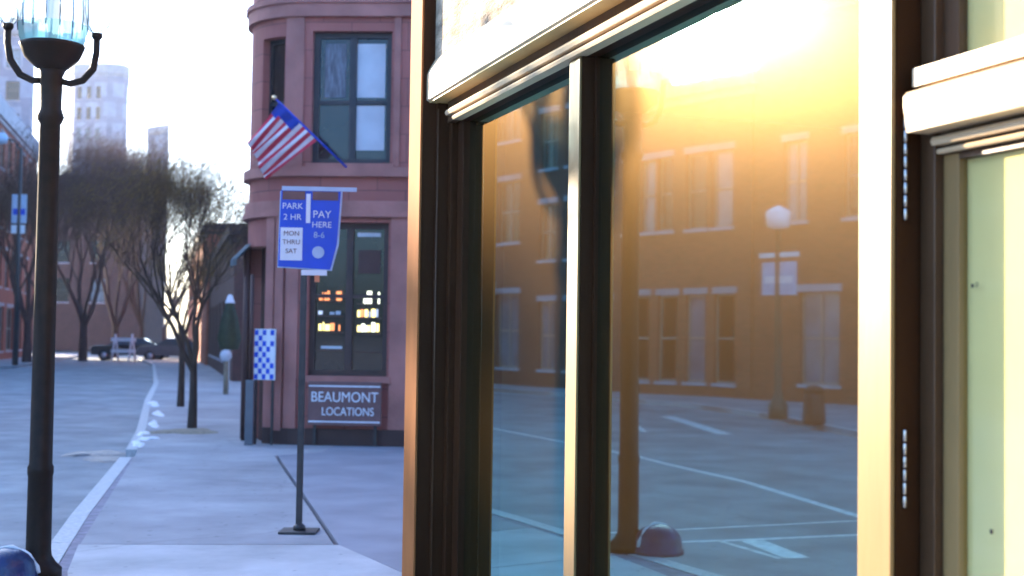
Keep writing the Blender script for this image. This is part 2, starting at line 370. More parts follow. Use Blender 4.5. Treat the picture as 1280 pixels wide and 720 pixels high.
def band(path, z0, z1, out, mb=None, closed_end=True, t0=None, t1=None):
    # projecting course following the path
    mb = mb or MB()
    ts = [t for t in path.t if (t0 is None or t > t0 + .01) and (t1 is None or t < t1 - .01)]
    if t0 is not None: ts = [t0] + ts
    if t1 is not None: ts = ts + [t1]
    O = [path.inner(t, -out) for t in ts]; I = [path.inner(t, .02) for t in ts]
    V = lambda p, z: (p.x, p.y, z)
    for i in range(len(ts) - 1):
        a, b = ts[i], ts[i + 1]
        mb.quad([V(O[i], z0), V(O[i + 1], z0), V(O[i + 1], z1), V(O[i], z1)], [(a, z0), (b, z0), (b, z1), (a, z1)])
        mb.quad([V(O[i], z1), V(O[i + 1], z1), V(I[i + 1], z1), V(I[i], z1)]); mb.quad([V(I[i], z0), V(I[i + 1], z0), V(O[i + 1], z0), V(O[i], z0)])
        mb.quad([V(I[i + 1], z0), V(I[i], z0), V(I[i], z1), V(I[i + 1], z1)])
    for i in (0, len(ts) - 1):
        mb.quad([V(I[i], z0), V(O[i], z0), V(O[i], z1), V(I[i], z1)])
    return mb
def building(name, label, cat, pts, H, walls, m='brick_red', trim='cornice', z0=0, group=None, corn=.3, grid=None, **kw):
    """walls: list of (segment index, x0, pitch, count, width, [(z0,z1)...]) giving window openings"""
    c = Vector((sum(p[0] for p in pts) / len(pts), sum(p[1] for p in pts) / len(pts)))
    r = thing(name, (c.x, c.y, 0), label, cat, group=group)
    P = Path([(a - c.x, b - c.y) for a, b in pts]); holes = []
    for (si, x0, pitch, cnt, wd, rows) in walls:
        for k in range(cnt):
            for (za, zb) in rows: holes.append((P.t[si] + x0 + k * pitch, P.t[si] + x0 + k * pitch + wd, za, zb))
    facade(P, holes, z0, H).build('wall', m, r)
    rf = MB(); f = rf.bm.faces.new([rf.bm.verts.new((q.x, q.y, H - .15)) for q in [P.inner(t, .1) for t in P.t[:-1]]]); rf.build('roof', 'roof', r)
    band(P, H - corn, H + .05, .22).build('cornice', trim, r)
    band(P, H - corn - .25, H - corn - .05, .1).build('cornice', trim, r)
    # dark core so open windows never show through
    k = MB(); q = [P.inner(t, .6) for t in P.t[:-1]]
    a = [k.bm.verts.new((v.x, v.y, z0)) for v in q]; b = [k.bm.verts.new((v.x, v.y, H - .3)) for v in q]
    for i in range(len(q)): k.bm.faces.new((a[i], a[(i + 1) % len(q)], b[(i + 1) % len(q)], b[i]))
    k.build('interior', 'darkroom', r)
    for i, h in enumerate(holes):
        window(P, h, r, pane='panepale' if (i * 7) % 3 == 0 else 'paneglass', **kw)
    return r, P

# ================================================================== GROUND
def flat(name, pts, z, m, kind='structure', h=0):
    b = MB(); top = [b.bm.verts.new((x, y, z)) for x, y in pts]; b.bm.faces.new(top)
    if h:
        lo = [b.bm.verts.new((x, y, z - h)) for x, y in pts]
        for i in range(len(pts)): b.bm.faces.new((top[i], top[(i + 1) % len(pts)], lo[(i + 1) % len(pts)], lo[i]))
    o = b.build(name, m); o['kind'] = kind; return o
RZ = -.12
flat('road', [(-900, -900), (900, -900), (900, 1200), (-900, 1200)], RZ, 'asphalt')
KERB = [(-1.6, -3), (-2.1, 3), (-2.75, 7.0), (-3.3, 9.36), (-3.73, 11.13), (-5.04, 17.14)]
KERB2 = [(-5.3, 18.3), (-6.2, 22), (-8.9, 32.2), (-11.6, 43), (-19, 70), (-30, 105)]
def off(poly, d):
    o = []
    for i, p in enumerate(poly):
        a = Vector(poly[max(i - 1, 0)]); b = Vector(poly[min(i + 1, len(poly) - 1)]); t = (b - a).normalized(); o.append((p[0] + t.y * d, p[1] - t.x * d))
    return o
# kerb stones (segments with joints)
def kerb(name, poly, wd=.15, seg=1.6):
    b = MB(); P = Path(poly, closed=False); t = 0
    while t < P.L - .05:
        e = min(t + seg, P.L); a, c = P.at(t + .006), P.at(e - .006); d = (c - a).normalized(); n = Vector((d.y, -d.x))
        mt = Matrix(((d.x, n.x, 0, a.x), (d.y, n.y, 0, a.y), (0, 0, 1, 0), (0, 0, 0, 1)))
        b.box((0, 0, RZ - .1), ((c - a).length, wd, .006), mt); t = e
    return struct(b.build(name, 'granite', bevel=0))
kerb('kerb', KERB[2:]); kerb('kerb', KERB[:3]); kerb('kerb', KERB2)
k2 = off(KERB, .15)
# brick strip beside the crossing, then concrete slabs
strip_out = [(-1.15, -3), (-1.65, 3), (-2.3, 7.0), (-2.95, 8.91), (-3.25, 10.09), (-4.9, 17.3)]
flat('brick_strip', k2 + strip_out[::-1], 0, 'paver', h=.1)
flat('near_sidewalk', [(-1.15, -3), (-1.65, 3), (-2.3, 7.0), (-2.95, 8.91), (-3.25, 10.05), (-1.3, 10.2), (-.3, 8.2), (2.2, 8.2), (6, -3)], 0.004, 'concrete_light', h=.1)
flat('driveway_crossing', [(-3.25, 10.09), (-4.9, 17.3), (-3.15, 17.75), (-1.35, 10.25)], 0, 'concrete', h=.1)
flat('alley', [(-1.3, 10.23), (-3.1, 17.75), (-2.8, 20.6), (14, 22), (14, 8.2), (-.28, 8.23)], -.004, 'alley', h=.1)
kk = off(KERB2, .15)
flat('far_sidewalk', kk + [(-24, 105), (-13, 70), (-6.5, 43), (-4, 32), (-2.6, 22), (-2.6, 18.4), (-3.1, 17.78), (-4.9, 17.33)], -.002, 'concrete', h=.1)
# joints in the concrete
jb = MB()
for a, b_ in (((-2.95, 8.6), (-.6, 8.75)), ((-2.5, 7.4), (-.2, 7.2)), ((-4.5, 19.6), (-2.7, 19.6)), ((-5.6, 22), (-2.8, 22)), ((-6.4, 25), (-3.2, 25)), ((-7.2, 28), (-3.6, 28)), ((-4.05, 14), (-2.3, 14.2))):
    a = Vector(a); b_ = Vector(b_); d = (b_ - a).normalized(); n = Vector((-d.y, d.x)) * .006
    jb.bm.faces.new([jb.bm.verts.new((q.x, q.y, .0085)) for q in (a - n, b_ - n, b_ + n, a + n)])
struct(jb.build('paving_joint', 'paver'))
# opposite pavement and kerb
OK_ = [(-9.5, 6), (-13.2, 11.5), (-16.14, 16.22), (-19.5, 21.5), (-21.4, 26), (-22.2, 31), (-23.0, 45), (-23.6, 63), (-27.0, 77), (-33, 103)]
flat('opposite_sidewalk', [(-60, 6)] + OK_ + [(-60, 103)], 0, 'concrete', h=.1)
kerb('opposite_kerb', OK_[::-1])
# road paint (measured from its reflection in the shop window)
def stripe(pts, wd):
    b = MB()
    for p, q in zip(pts, pts[1:]):
        p = Vector(p); q = Vector(q); d = (q - p).normalized(); n = Vector((-d.y, d.x)) * wd / 2
        b.bm.faces.new([b.bm.verts.new((v.x, v.y, RZ + .004)) for v in (p - n, q - n, q + n, p + n)])
    return struct(b.build('road_marking', 'paint'))
stripe([(-5.6, 6.6), (-7.07, 9.55)], .12); stripe([(-7.07, 9.55), (-8.52, 12.27), (-9.91, 15.65), (-12.5, 24)], .12)
stripe([(-3.6, 10.25), (-5.53, 9.68), (-6.9, 9.3)], .06); stripe([(-3.7, 9.62), (-4.87, 9.12), (-6.9, 8.45)], .09)
stripe([(-4.9, 9.05), (-4.5, 8.23)], .22); stripe([(-4.66, 9.2), (-4.36, 8.3)], .06)
stripe([(-18.0, 22.9), (-14.6, 18.1)], .3); stripe([(-15.5, 21.5), (-13.8, 19.4)], .12)

# ================================================================== STOREFRONT (local frame: x = distance from camera line to wall, y = along wall)
WROT = R(19.4)
shop = thing('storefront_building', (0, 0, 0), 'sunlit storefront with brown framed plate glass windows and cream fascia at the right', 'shop', WROT)
def bx(name, m, a, b, parent=None, bevel=0.): return MB().box(a, b).build(name, m, parent or shop, bevel=bevel)
# brick wall above
P = Path([(1.99, 6.86), (1.99, -3)], closed=False)
uw = MB(); 
def vq(x, y0, y1, z0, z1): uw.quad([(x, y0, z0), (x, y1, z0), (x, y1, z1), (x, y0, z1)], [(y0, z0), (y1, z0), (y1, z1), (y0, z1)])
vq(1.955, -3, 6.86, 3.1, 8.6); uw.build('upper_wall', 'creamstone', shop)
bx('parapet', 'fascia', (1.86, -3, 8.6), (2.3, 7.12, 9.0))
bx('side_wall', 'brick_red', (2.4, 6.9, 0), (12, 7.08, 8.6)); bx('roof', 'roof', (2.0, -3, 8.4), (12, 6.88, 8.55)); bx('end_wall', 'brick_red', (2.4, -3.2, 0), (12, -3, 8.6))
bx('corner_pilaster', 'frame_shaded', (1.893, 6.86, 0), (2.4, 7.1, 8.6)); bx('corner_lit_face', 'sunlit_orange', (1.88, 6.865, 0), (1.892, 7.1, 8.6), bevel=.003)  # shade-toned body with a thin front face in the sunlit orange
# fascia + moulding profile
f = MB(); f.prism([(1.953, 3.11), (1.92, 3.05), (1.91, 3.025), (1.91, 2.885), (1.922, 2.878), (2.3, 2.878), (2.3, 3.11)], -3, 6.857); f.build('fascia', 'fascia', shop)
bx('soffit', 'soffit', (1.925, -3, 2.872), (2.05, 6.855, 2.8775))
f = MB(); f.prism([(1.985, 2.818), (1.978, 2.805), (1.985, 2.79), (2.05, 2.79), (2.05, 2.818)], 2.96, 6.74); f.build('head_moulding', 'fascia', shop)
f = MB(); f.prism([(1.998, 2.778), (1.992, 2.768), (1.998, 2.757), (2.05, 2.757), (2.05, 2.778)], 2.96, 6.66); f.build('head_moulding', 'fascia', shop)
bx('window_head', 'frame_shaded', (2.05, 2.96, 2.757), (2.2, 6.86, 2.8715)); bx('head_board', 'frame', (2.01, 2.96, 2.759), (2.0495, 6.79, 2.8715))
# panes: frames
wf = MB(); wf.box((2.031, 4.94, .22), (2.085, 5.06, 2.756)); wf.build('mullion', 'frame_shaded', shop); bx('mullion_lit_face', 'sunlit_tan', (2.02, 4.943, .222), (2.03, 5.057, 2.756), bevel=.003)  # mullion sides painted as in shade, front sheet painted as in sun
wf = MB(); wf.box((2.085, 4.92, .22), (2.16, 5.08, 2.756)); wf.build('mullion_stile', 'frame_shaded', shop, bevel=.003)
bx('jamb', 'frame_shaded', (1.965, 6.835, .2), (2.3, 6.859, 2.871), bevel=.004)
bx('jamb', 'frame_shaded', (2.03, 6.775, .22), (2.3, 6.835, 2.77), bevel=.004)
bx('jamb', 'frame_shaded', (2.065, 6.67, .22), (2.3, 6.775, 2.76), bevel=.004)
MB().tube([(1.97, 6.832, .3), (1.97, 6.832, 2.84)], .004, 8).build('jamb_bead', 'frame', shop)
bx('jamb', 'frame_shaded', (2.09, 2.956, .22), (2.3, 2.985, 2.76), bevel=.003)
bx('window_sill', 'frame', (1.98, 2.96, .16), (2.3, 6.86, .22), bevel=.006)
bx('bulkhead', 'bulk', (2.06, 2.96, 0), (2.3, 6.86, .16))
for s0, s1 in ((3.1, 3.95), (4.05, 4.9), (5.1, 5.85), (5.95, 6.7)): bx('bulkhead_panel', 'bulk', (2.04, s0, .03), (2.062, s1, .13), bevel=.006)
# glass
for s0, s1 in ((2.985, 4.92), (5.08, 6.72)):
    g = MB(); g.quad([(2.10, s0, .22), (2.10, s1, .22), (2.10, s1, 2.76), (2.10, s0, 2.76)]); g.build('window_glass', 'shopglass', shop)
# pier between window and door
bx('door_pilaster', 'frame_shaded', (2.013, 2.808, 0), (2.3, 2.956, 2.8715)); bx('pilaster_lit_face', 'sunlit_tan', (2.0, 2.811, 0), (2.012, 2.953, 2.87), bevel=.003)  # pier body carries the shade tone, its front sheet the sunlit tone
# door and transom
bx("door_jamb", "frame", (2.085, 2.75, 0), (2.3, 2.807, 2.871), bevel=.003)
door = bx('door', 'sunlit_tan', (2.11, 2.69, .02), (2.15, 2.749, 2.075), bevel=.002)  # stile given the sunlit tan although the pier shades it
bx('door_stile', 'frame', (2.11, 1.76, .02), (2.15, 1.86, 2.075), door, bevel=.002)
bx('door_rail', 'frame', (2.111, 1.86, .02), (2.149, 2.69, .3), door, bevel=.002)
bx('door_rail', 'frame', (2.111, 1.86, 2.06), (2.149, 2.69, 2.075), door)
g = MB(); g.quad([(2.125, 1.86, .3), (2.125, 2.69, .3), (2.125, 2.69, 2.06), (2.125, 1.86, 2.06)]); g.build('door_glass', 'doorglass', door)
bx('door_shade', 'shade', (2.136, 1.87, .31), (2.14, 2.689, 2.059), door)
MB().tube([(2.11, 1.82, 1.0), (2.06, 1.82, 1.0), (2.06, 1.82, 1.25), (2.11, 1.82, 1.25)], .01, 8).build('handle', 'brass', door)
for za, zb in ((1.914, 2.178), (1.192, 1.401)):
    h = MB(); k = 0; z = za
    while z < zb - .02:
        h.lathe([(.003, 0), (.0045, .003), (.0045, .027), (.003, .03)], (2.035, 2.801, z), 10); z += .033
    h.build('hinge', 'steel', shop)
f = MB(); f.prism([(2.05, 2.295), (2.03, 2.29), (2.03, 2.245), (2.12, 2.245), (2.12, 2.295)], 1.66, 2.766); f.build('transom_bar', 'fascia', shop)
bx('transom_groove', 'frame', (2.06, 1.66, 2.2325), (2.115, 2.75, 2.2445))
f = MB(); f.prism([(2.016, 2.228), (2.010, 2.22), (2.010, 2.19), (2.02, 2.13), (2.12, 2.13), (2.12, 2.232), (2.02, 2.232)], 1.66, 2.776); f.build('transom_bar', 'fascia', shop)
f = MB(); f.prism([(2.075, 2.118), (2.07, 2.108), (2.075, 2.098), (2.11, 2.098), (2.11, 2.118)], 1.74, 2.749); f.build('transom_bead', 'fascia', shop)
f = MB(); f.prism([(2.092, 2.09), (2.088, 2.084), (2.092, 2.078), (2.11, 2.078), (2.11, 2.09)], 1.74, 2.749); f.build('transom_bead', 'fascia', shop)
bx('transom_frame', 'frame', (2.11, 2.69, 2.296), (2.15, 2.749, 2.871)); bx('transom_frame', 'frame', (2.111, 1.76, 2.80), (2.149, 2.69, 2.871))
bx('transom_shade', 'shade', (2.136, 1.77, 2.296), (2.14, 2.689, 2.80))
g = MB(); g.quad([(2.125, 1.77, 2.296), (2.125, 2.69, 2.296), (2.125, 2.69, 2.80), (2.125, 1.77, 2.80)]); g.build('transom_glass', 'doorglass', shop)
# small worn decal marks on the door glass
dm = MB()
for (s_, z_, r_) in ((2.640, 1.748, .006),):
    for k in range(10):
        a = k * .628; b2 = a + .5; q = [(2.1235, s_ + math.cos(v) * rr, z_ + math.sin(v) * rr) for v, rr in ((a, r_), (b2, r_), (b2, r_ * .55), (a, r_ * .55))]
        dm.quad(q)
dm.build('decal_mark', 'sashbrown', door); dm = MB()
dm.box((2.1225, 2.651, 1.741), (2.1235, 2.659, 1.75)); dm.build('decal_mark', 'sashbrown', door); dm = MB(); dm.box((2.1225, 2.582, 1.155), (2.1235, 2.592, 1.166))
dm.build('decal_mark', 'sashbrown', door)
bx('door_step', 'granite', (1.9, 1.6, .005), (2.3, 2.80, .02))
# rest of the front, beyond the right edge of the frame
bx('pilaster', 'frame', (2.0, 1.5, 0), (2.3, 1.66, 2.871), bevel=.004); bx('front_wall', 'bulk', (2.05, -3, 0), (2.3, 1.5, 2.871))
# the room behind the glass
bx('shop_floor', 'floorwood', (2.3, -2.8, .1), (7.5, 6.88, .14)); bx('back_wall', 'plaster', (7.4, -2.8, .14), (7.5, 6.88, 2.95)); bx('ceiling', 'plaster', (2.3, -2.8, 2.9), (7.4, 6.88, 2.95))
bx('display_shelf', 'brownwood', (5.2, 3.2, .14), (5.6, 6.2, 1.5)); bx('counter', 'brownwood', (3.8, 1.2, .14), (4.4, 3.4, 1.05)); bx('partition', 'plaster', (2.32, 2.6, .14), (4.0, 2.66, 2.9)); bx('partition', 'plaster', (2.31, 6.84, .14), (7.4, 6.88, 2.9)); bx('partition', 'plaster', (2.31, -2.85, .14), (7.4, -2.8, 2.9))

# ================================================================== LAMP POST (foreground left)
def ornate_lamp(loc, label, group=None, rz=0):
    r = thing('street_lamp', loc, label, 'street lamp', rz, group)
    p = MB(); p.lathe([(.15, 0), (.15, .06), (.11, .1), (.085, .14), (.08, .18), (.078, .66), (.083, .68), (.083, .72), (.073, .74), (.066, 2.98), (.078, 3.0), (.09, 3.03), (.078, 3.06), (.07, 3.09), (.072, 3.3), (.088, 3.34)], seg=24)
    p.build('pole', 'lampiron', r)
    b = MB(); b.lathe([(.088, 3.34), (.12, 3.37), (.175, 3.42), (.205, 3.49), (.21, 3.51), (.20, 3.515)], seg=28); b.build('globe_bowl', 'lampiron', r)
    g = MB(); g.lathe([(.195, 3.515), (.212, 3.56), (.218, 3.64)], seg=64, ribs=16, rd=.015, cap=False)
    g.build('globe_base', 'lampteal', r)
    g = MB(); g.lathe([(.218, 3.64), (.222, 3.74), (.215, 3.88), (.18, 4.0), (.11, 4.06)], seg=64, ribs=16, rd=.02, cap=False); g.build('globe', 'lampglass', r)
    rb = MB()
    for k in range(16):
        a = 2 * math.pi * k / 16
        rb.tube([((rr) * math.cos(a), rr * math.sin(a), z) for rr, z in ((.222, 3.6), (.227, 3.74), (.219, 3.88), (.184, 4.0), (.112, 4.06))], .006, 5)
    rb.build('globe_rib', 'ribglass', r)
    MB().lathe([(.12, 4.055), (.12, 4.07), (.05, 4.12), (.015, 4.15), (.022, 4.18), (.0, 4.22)], seg=20).build('finial', 'lampiron', r)
    MB().lathe([(.03, 3.5), (.035, 3.6), (.055, 3.75), (.05, 3.86), (.02, 3.92)], seg=14).build('bulb', 'white', r)
    for sx, dz in ((-1, .04), (1, 0)):
        a = MB(); a.tube([(sx * .06, 0, 3.27), (sx * .12, 0, 3.255 + dz * .3), (sx * .2, 0, 3.28 + dz * .6), (sx * .265, 0, 3.36 + dz), (sx * .285, 0, 3.47 + dz), (sx * .285, 0, 3.56 + dz)], [.022, .022, .024, .024, .022, .022], 10)
        a.lathe([(.022, 3.555 + dz), (.036, 3.575 + dz), (.036, 3.60 + dz)], (sx * .285, 0, 0), 14)
        o = a.build('lamp_arm', 'lampiron', r)
        g = MB(); g.lathe([(.035, 3.60 + dz), (.075, 3.65 + dz), (.092, 3.74 + dz), (.095, 3.85 + dz), (.075, 3.97 + dz), (.03, 4.03 + dz)], (sx * .285, 0, 0), 40, ribs=10, rd=.02, cap=False); g.build('side_globe', 'lampglass', o)
        rb = MB()
        for k in range(8):
            an = 2 * math.pi * k / 8
            rb.tube([(sx * .285 + rr * math.cos(an), rr * math.sin(an), z + dz) for rr, z in ((.04, 3.605), (.078, 3.65), (.096, 3.74), (.098, 3.85), (.077, 3.97), (.032, 4.03))], .004, 5)
        rb.build('globe_rib', 'ribglass', o)
        MB().lathe([(.035, 4.028 + dz), (.03, 4.05 + dz), (.008, 4.08 + dz), (.0, 4.1 + dz)], (sx * .285, 0, 0), 12).build('finial', 'lampiron', o)
    return r
ornate_lamp((-3.075, 8.70, 0), 'tall brown iron lamp post with ribbed globes, nearest on the left', rz=R(8))
# low dome at its foot
d = thing('bollard', (-3.20, 8.50, .004), 'squat dark blue domed bollard with a painted backlit rim at the lamp post foot', 'bollard')
MB().lathe([(.20, 0), (.20, .03), (.185, .04), (.18, .1), (.165, .14), (.13, .18), (.08, .205), (.03, .215), (.012, .216)], seg=32).build('dome', 'navy', d)
MB().tube([(.2 * math.cos(a_), .02, .015 + .205 * math.sin(a_)) for a_ in [R(12 + 12 * k) for k in range(14)]], [.012 + .006 * math.sin(k * 2.3) for k in range(14)], 8).build('backlight_rim', 'snow', d)  # added pale arch standing in for backlight along the dome edge

# ================================================================== SIGN POST
sp = thing('parking_sign', (-1.71, 10.85, .0), 'blue and white parking sign on a thin dark post on a square foot', 'sign')
MB().box((-.15, -.14, .002), (.15, .14, .02)).build('foot_plate', 'post', sp, bevel=.004)
MB().lathe([(.05, .02), (.05, .05), (.03, .07)], seg=12).build('collar', 'post', sp)
MB().box((-.028, -.02, .02), (.022, .02, 2.78)).build('post', 'post', sp, bevel=.004)
SB = Matrix.Translation((.0, -.035, 0)) @ Matrix.Rotation(R(4), 4, 'Z')
def sgn(name, m, x0, x1, z0, z1, y=.0, par=None, sh=0): return MB().box((x0, y - .004, z0), (x1, y, z1)).build(name, m, par or panel, None if par is None and False else None)
pn = MB(); pn.prism([(-.21, 2.17), (-.195, 2.80), (.29, 2.80), (.265, 2.36), (.215, 2.15)], -.003, .003); panel = pn.build('sign_panel', 'blue', sp, SB)
pn = MB(); pn.prism([(-.215, 2.16), (-.205, 2.79), (.305, 2.80), (.28, 2.35), (.228, 2.14)], .004, .009); pn.build('sign_back', 'paleblue', sp, SB)
sgn('sign_inset', 'white', -.195, -.015, 2.22, 2.49, -.004)
sgn('sign_bar', 'white', .01, .045, 2.53, 2.77, -.004)
sgn('sign_header', 'board', -.185, 0, 2.72, 2.79, -.004); sgn('sign_header', 'board', .06, .27, 2.72, 2.79, -.004)
for s_, sz, x, z, mm in (('PARK', .07, -.1, 2.665, 'white'), ('2 HR', .07, -.1, 2.575, 'white'), ('PAY', .085, .14, 2.60, 'white'), ('HERE', .07, .14, 2.515, 'white'), ('8-6', .07, .12, 2.43, 'paleblue'), ('MON', .055, -.105, 2.44, 'board'), ('THRU', .055, -.105, 2.37, 'board'), ('SAT', .055, -.105, 2.295, 'board')):
    text_mesh('lettering', s_, sz, mm, panel, Matrix.Translation((x, -.010, z)) @ Matrix.Rotation(R(90), 4, 'X'), .001)
MB().lathe([(.05, -.003), (.05, .003)], seg=20).build('emblem', 'paleblue', panel, Matrix.Translation((.115, -.009, 2.29)) @ Matrix.Rotation(R(90), 4, 'X'))
MB().box((-.02, -.01, 2.10), (.19, .002, 2.145)).build('lower_plate', 'white', sp, SB, bevel=.002)
MB().box((.09, -.014, 2.045), (.13, -.008, 2.10)).build('tag', 'orange', sp, SB)
MB().box((-.19, -.008, 2.795), (.42, .002, 2.83)).build('top_bracket', 'paleblue', sp, SB)

# ================================================================== BROWNSTONE with rounded corner
CX, CY, CR = -3.08, 20.65, 1.05
front_dir = Vector((1, -.05)).normalized()
pts = [(-2.8, 34), (-4.02, 26)]
for k in range(13):
    a = R(-98 + k * (98 - 2.9) / 12)   # azimuth of normal
    pts.append((CX + CR * math.sin(a), CY - CR * math.cos(a)))
fx = CX + CR * math.sin(R(-2.9)); fy = CY - CR * math.cos(R(-2.9))
pts += [(fx + front_dir.x * 9, fy + front_dir.y * 9), (6.4, 34)]
bs = thing('brownstone_building', (CX, CY, 0), 'purple brownstone with a rounded corner and paired dark windows beyond the alley', 'building')
BP = Path([(a - CX, b - CY) for a, b in pts])
tF = BP.t[14]; tC = BP.t[2]
def tang(az): return tC + CR * R(az + 98)   # path parameter of a corner point with that normal azimuth
Lf = BP.t[14]
def tf(x): return Lf + (x - fx) / front_dir.x  # front wall parameter at world x
H = 13
holes = []
UW = (tf(-3.03), tf(-1.84), 4.18, 6.17); CW = (tang(-46), tang(-21), 4.25, 6.1)
GW = (tf(-3.03), tf(-1.84), 1.02, 3.3)
holes += [UW, CW, GW]
for zz in (0, 3.35):
    holes += [(UW[0], UW[1], 7.5 + zz, 9.2 + zz), (CW[0], CW[1], 7.5 + zz, 9.2 + zz)] if zz == 0 else [(UW[0], UW[1], 10.6, 12), (CW[0], CW[1], 10.6, 12)]
for k in range(3):
    for z0_, z1_ in ((1.02, 3.3), (4.18, 6.17), (7.5, 9.2), (10.6, 12)): holes.append((tf(-.7 + k * 2.3), tf(.6 + k * 2.3), z0_, z1_))
DW = (tang(-92), tang(-36), .0, 2.95)
holes.append(DW)
facade(BP, holes, 0, H, .3).build('wall', 'brownstone', bs)
for z0_, z1_, o_ in ((6.38, 6.58, .07), (6.58, 6.66, .1), (3.98, 4.12, .09), (3.45, 3.62, .06), (3.38, 3.45, .09), (9.6, 9.8, .09), (12.2, 12.45, .1), (12.7, 13.1, .35)):
    band(BP, z0_, z1_, o_).build('string_course', 'brownstone_trim', bs)
# vertical pilaster strips on the front and corner
def strip(t0, t1, z0_, z1_, out, m='brownstone_trim', name='pilaster'):
    band(BP, z0_, z1_, out, t0=t0, t1=t1).build(name, m, bs)
for a, b_ in ((tang(-19), tang(-4)), (tf(-1.80), tf(-1.70))): strip(a, b_, 4.13, 6.38, .035)
strip(tang(-34), tang(-26), .2, 3.38, .05); strip(tang(-24), tang(-17), .2, 3.38, .07); strip(tang(-15), tang(-5), .2, 3.38, .05); strip(tf(-1.80), tf(-1.42), .2, 3.38, .04)
band(BP, 0, .24, .06, t0=tang(-34), t1=tf(5)).build('plinth', 'plinth', bs)
window(BP, UW, bs, cols=2, rails=(.47,), fw=.085, sill='brownstone_trim', blinds=[(.53, .92, .5, .93, 'blind'), (.53, .92, .1, .46, 'blind'), (.12, .42, .5, .93, 'curtain')])
window(BP, CW, bs, cols=1, rails=(.47,), fw=.06, sill='brownstone_trim', blinds=[(.4, .8, .1, .45, 'blind')])
gw = window(BP, GW, bs, cols=2, rails=(.52,), fw=.085, sash='sashbrown', sill='brownstone_trim', rec=.14)
mt, L = wframe(BP, GW[0], GW[1])
def gl(x0, x1, z0_, z1_, m): MB().box((x0, .155, z0_), (x1, .162, z1_), mt).build('lit_shelf', m, gw)
rg = random.Random(4)
def shelf(x0, x1, zb, zt, ms, gap=.02):
    x = x0
    while x < x1 - .03:
        w_ = rg.uniform(.03, .10); w_ = min(w_, x1 - x); h_ = (zt - zb) * rg.uniform(.55, 1)
        if rg.random() < .88: gl(x, x + w_ - gap * rg.uniform(.4, 1), zb, zb + h_, rg.choice(ms))
        x += w_
shelf(.14, .50, 2.14, 2.29, ['lit_orange', 'lit_orange', 'brownwood']); shelf(.13, .50, 1.93, 2.0, ['lit_white', 'blind', 'curtain']); shelf(.14, .50, 1.69, 1.84, ['lit_yellow', 'lit_yellow', 'lit_orange'])
shelf(.72, 1.06, 2.10, 2.29, ['lit_cream', 'lit_cream', 'lit_yellow']); shelf(.72, 1.06, 1.90, 2.05, ['lit_yellow', 'lit_white', 'lit_orange', 'curtain']); shelf(.72, 1.06, 1.68, 1.82, ['lit_cream', 'lit_yellow', 'lit_cream'])
for z_ in (2.12, 1.91, 1.67, 1.4): gl(.12, .52, z_ - .012, z_, 'brownwood'); gl(.70, 1.08, z_ - .03, z_ - .018, 'brownwood')
gl(.18, .5, 1.42, 1.46, 'blind'); gl(.7, 1.05, 3.1, 3.16, 'blind'); gl(.72, 1.05, 2.55, 2.9, 'brownwood')
for h in holes[5:-1]:
    if h[0] not in (UW[0],) or True: window(BP, h, bs, cols=1 if h[1] - h[0] < .6 else 2, rails=(.47,), fw=.07, sill='brownstone_trim')
for h in holes[3:5]: window(BP, h, bs, cols=1 if h[1] - h[0] < .6 else 2, rails=(.47,), fw=.07, sill='brownstone_trim')
# corner entrance: recessed wooden front with teal leaded door
ep = Path([(CX - CX + (CR - .22) * math.sin(R(a)), -(CR - .22) * math.cos(R(a))) for a in range(-94, -32, 5)], closed=False)
facade(ep, [(ep.L * .62, ep.L * .86, .9, 2.3)], 0, 2.95, .08).build('entrance_front', 'brownwood', bs)
mt2, L2 = wframe(ep, ep.L * .62, ep.L * .86)
MB().box((0, .03, .9), (L2, .05, 2.3), mt2).build('entrance_door', 'tealdoor', bs)
k = MB()
a0 = R(-64)
for aa in (-88, -66): 
    a = R(aa); k.tube([((CR + .02) * math.sin(a), -(CR + .02) * math.cos(a), 0), ((CR + .02) * math.sin(a), -(CR + .02) * math.cos(a), 2.95)], .05, 10)
k.build('entrance_post', 'brownwood', bs)
# awning over the entrance
aw = MB(); A0 = [R(x) for x in range(-92, -50, 6)]
top = [((CR + .03) * math.sin(a), -(CR + .03) * math.cos(a), 3.0) for a in A0]; lo = [((CR + .26) * math.sin(a), -(CR + .26) * math.cos(a), 2.76) for a in A0]; lo2 = [(x, y, 2.66) for x, y, z in lo]; tb = [(x, y, 2.96) for x, y, z in top]
for i in range(len(A0) - 1):
    aw.quad([top[i], top[i + 1], lo[i + 1], lo[i]]); aw.quad([lo[i], lo[i + 1], lo2[i + 1], lo2[i]]); aw.quad([tb[i + 1], tb[i], (lo[i][0], lo[i][1], 2.74), (lo[i + 1][0], lo[i + 1][1], 2.74)])
aw.build('awning', 'awning', bs)
rf = MB(); rf.bm.faces.new([rf.bm.verts.new((q.x, q.y, H - .1)) for q in [BP.inner(t, .15) for t in BP.t[:-1]]]); rf.build('roof', 'roof', bs)
kc = MB(); q = [BP.inner(t, .7) for t in BP.t[:-1]]; a = [kc.bm.verts.new((v.x, v.y, 0)) for v in q]; b_ = [kc.bm.verts.new((v.x, v.y, H - .3)) for v in q]
for i in range(len(q)): kc.bm.faces.new((a[i], a[(i + 1) % len(q)], b_[(i + 1) % len(q)], b_[i]))
kc.build('interior', 'darkroom', bs)
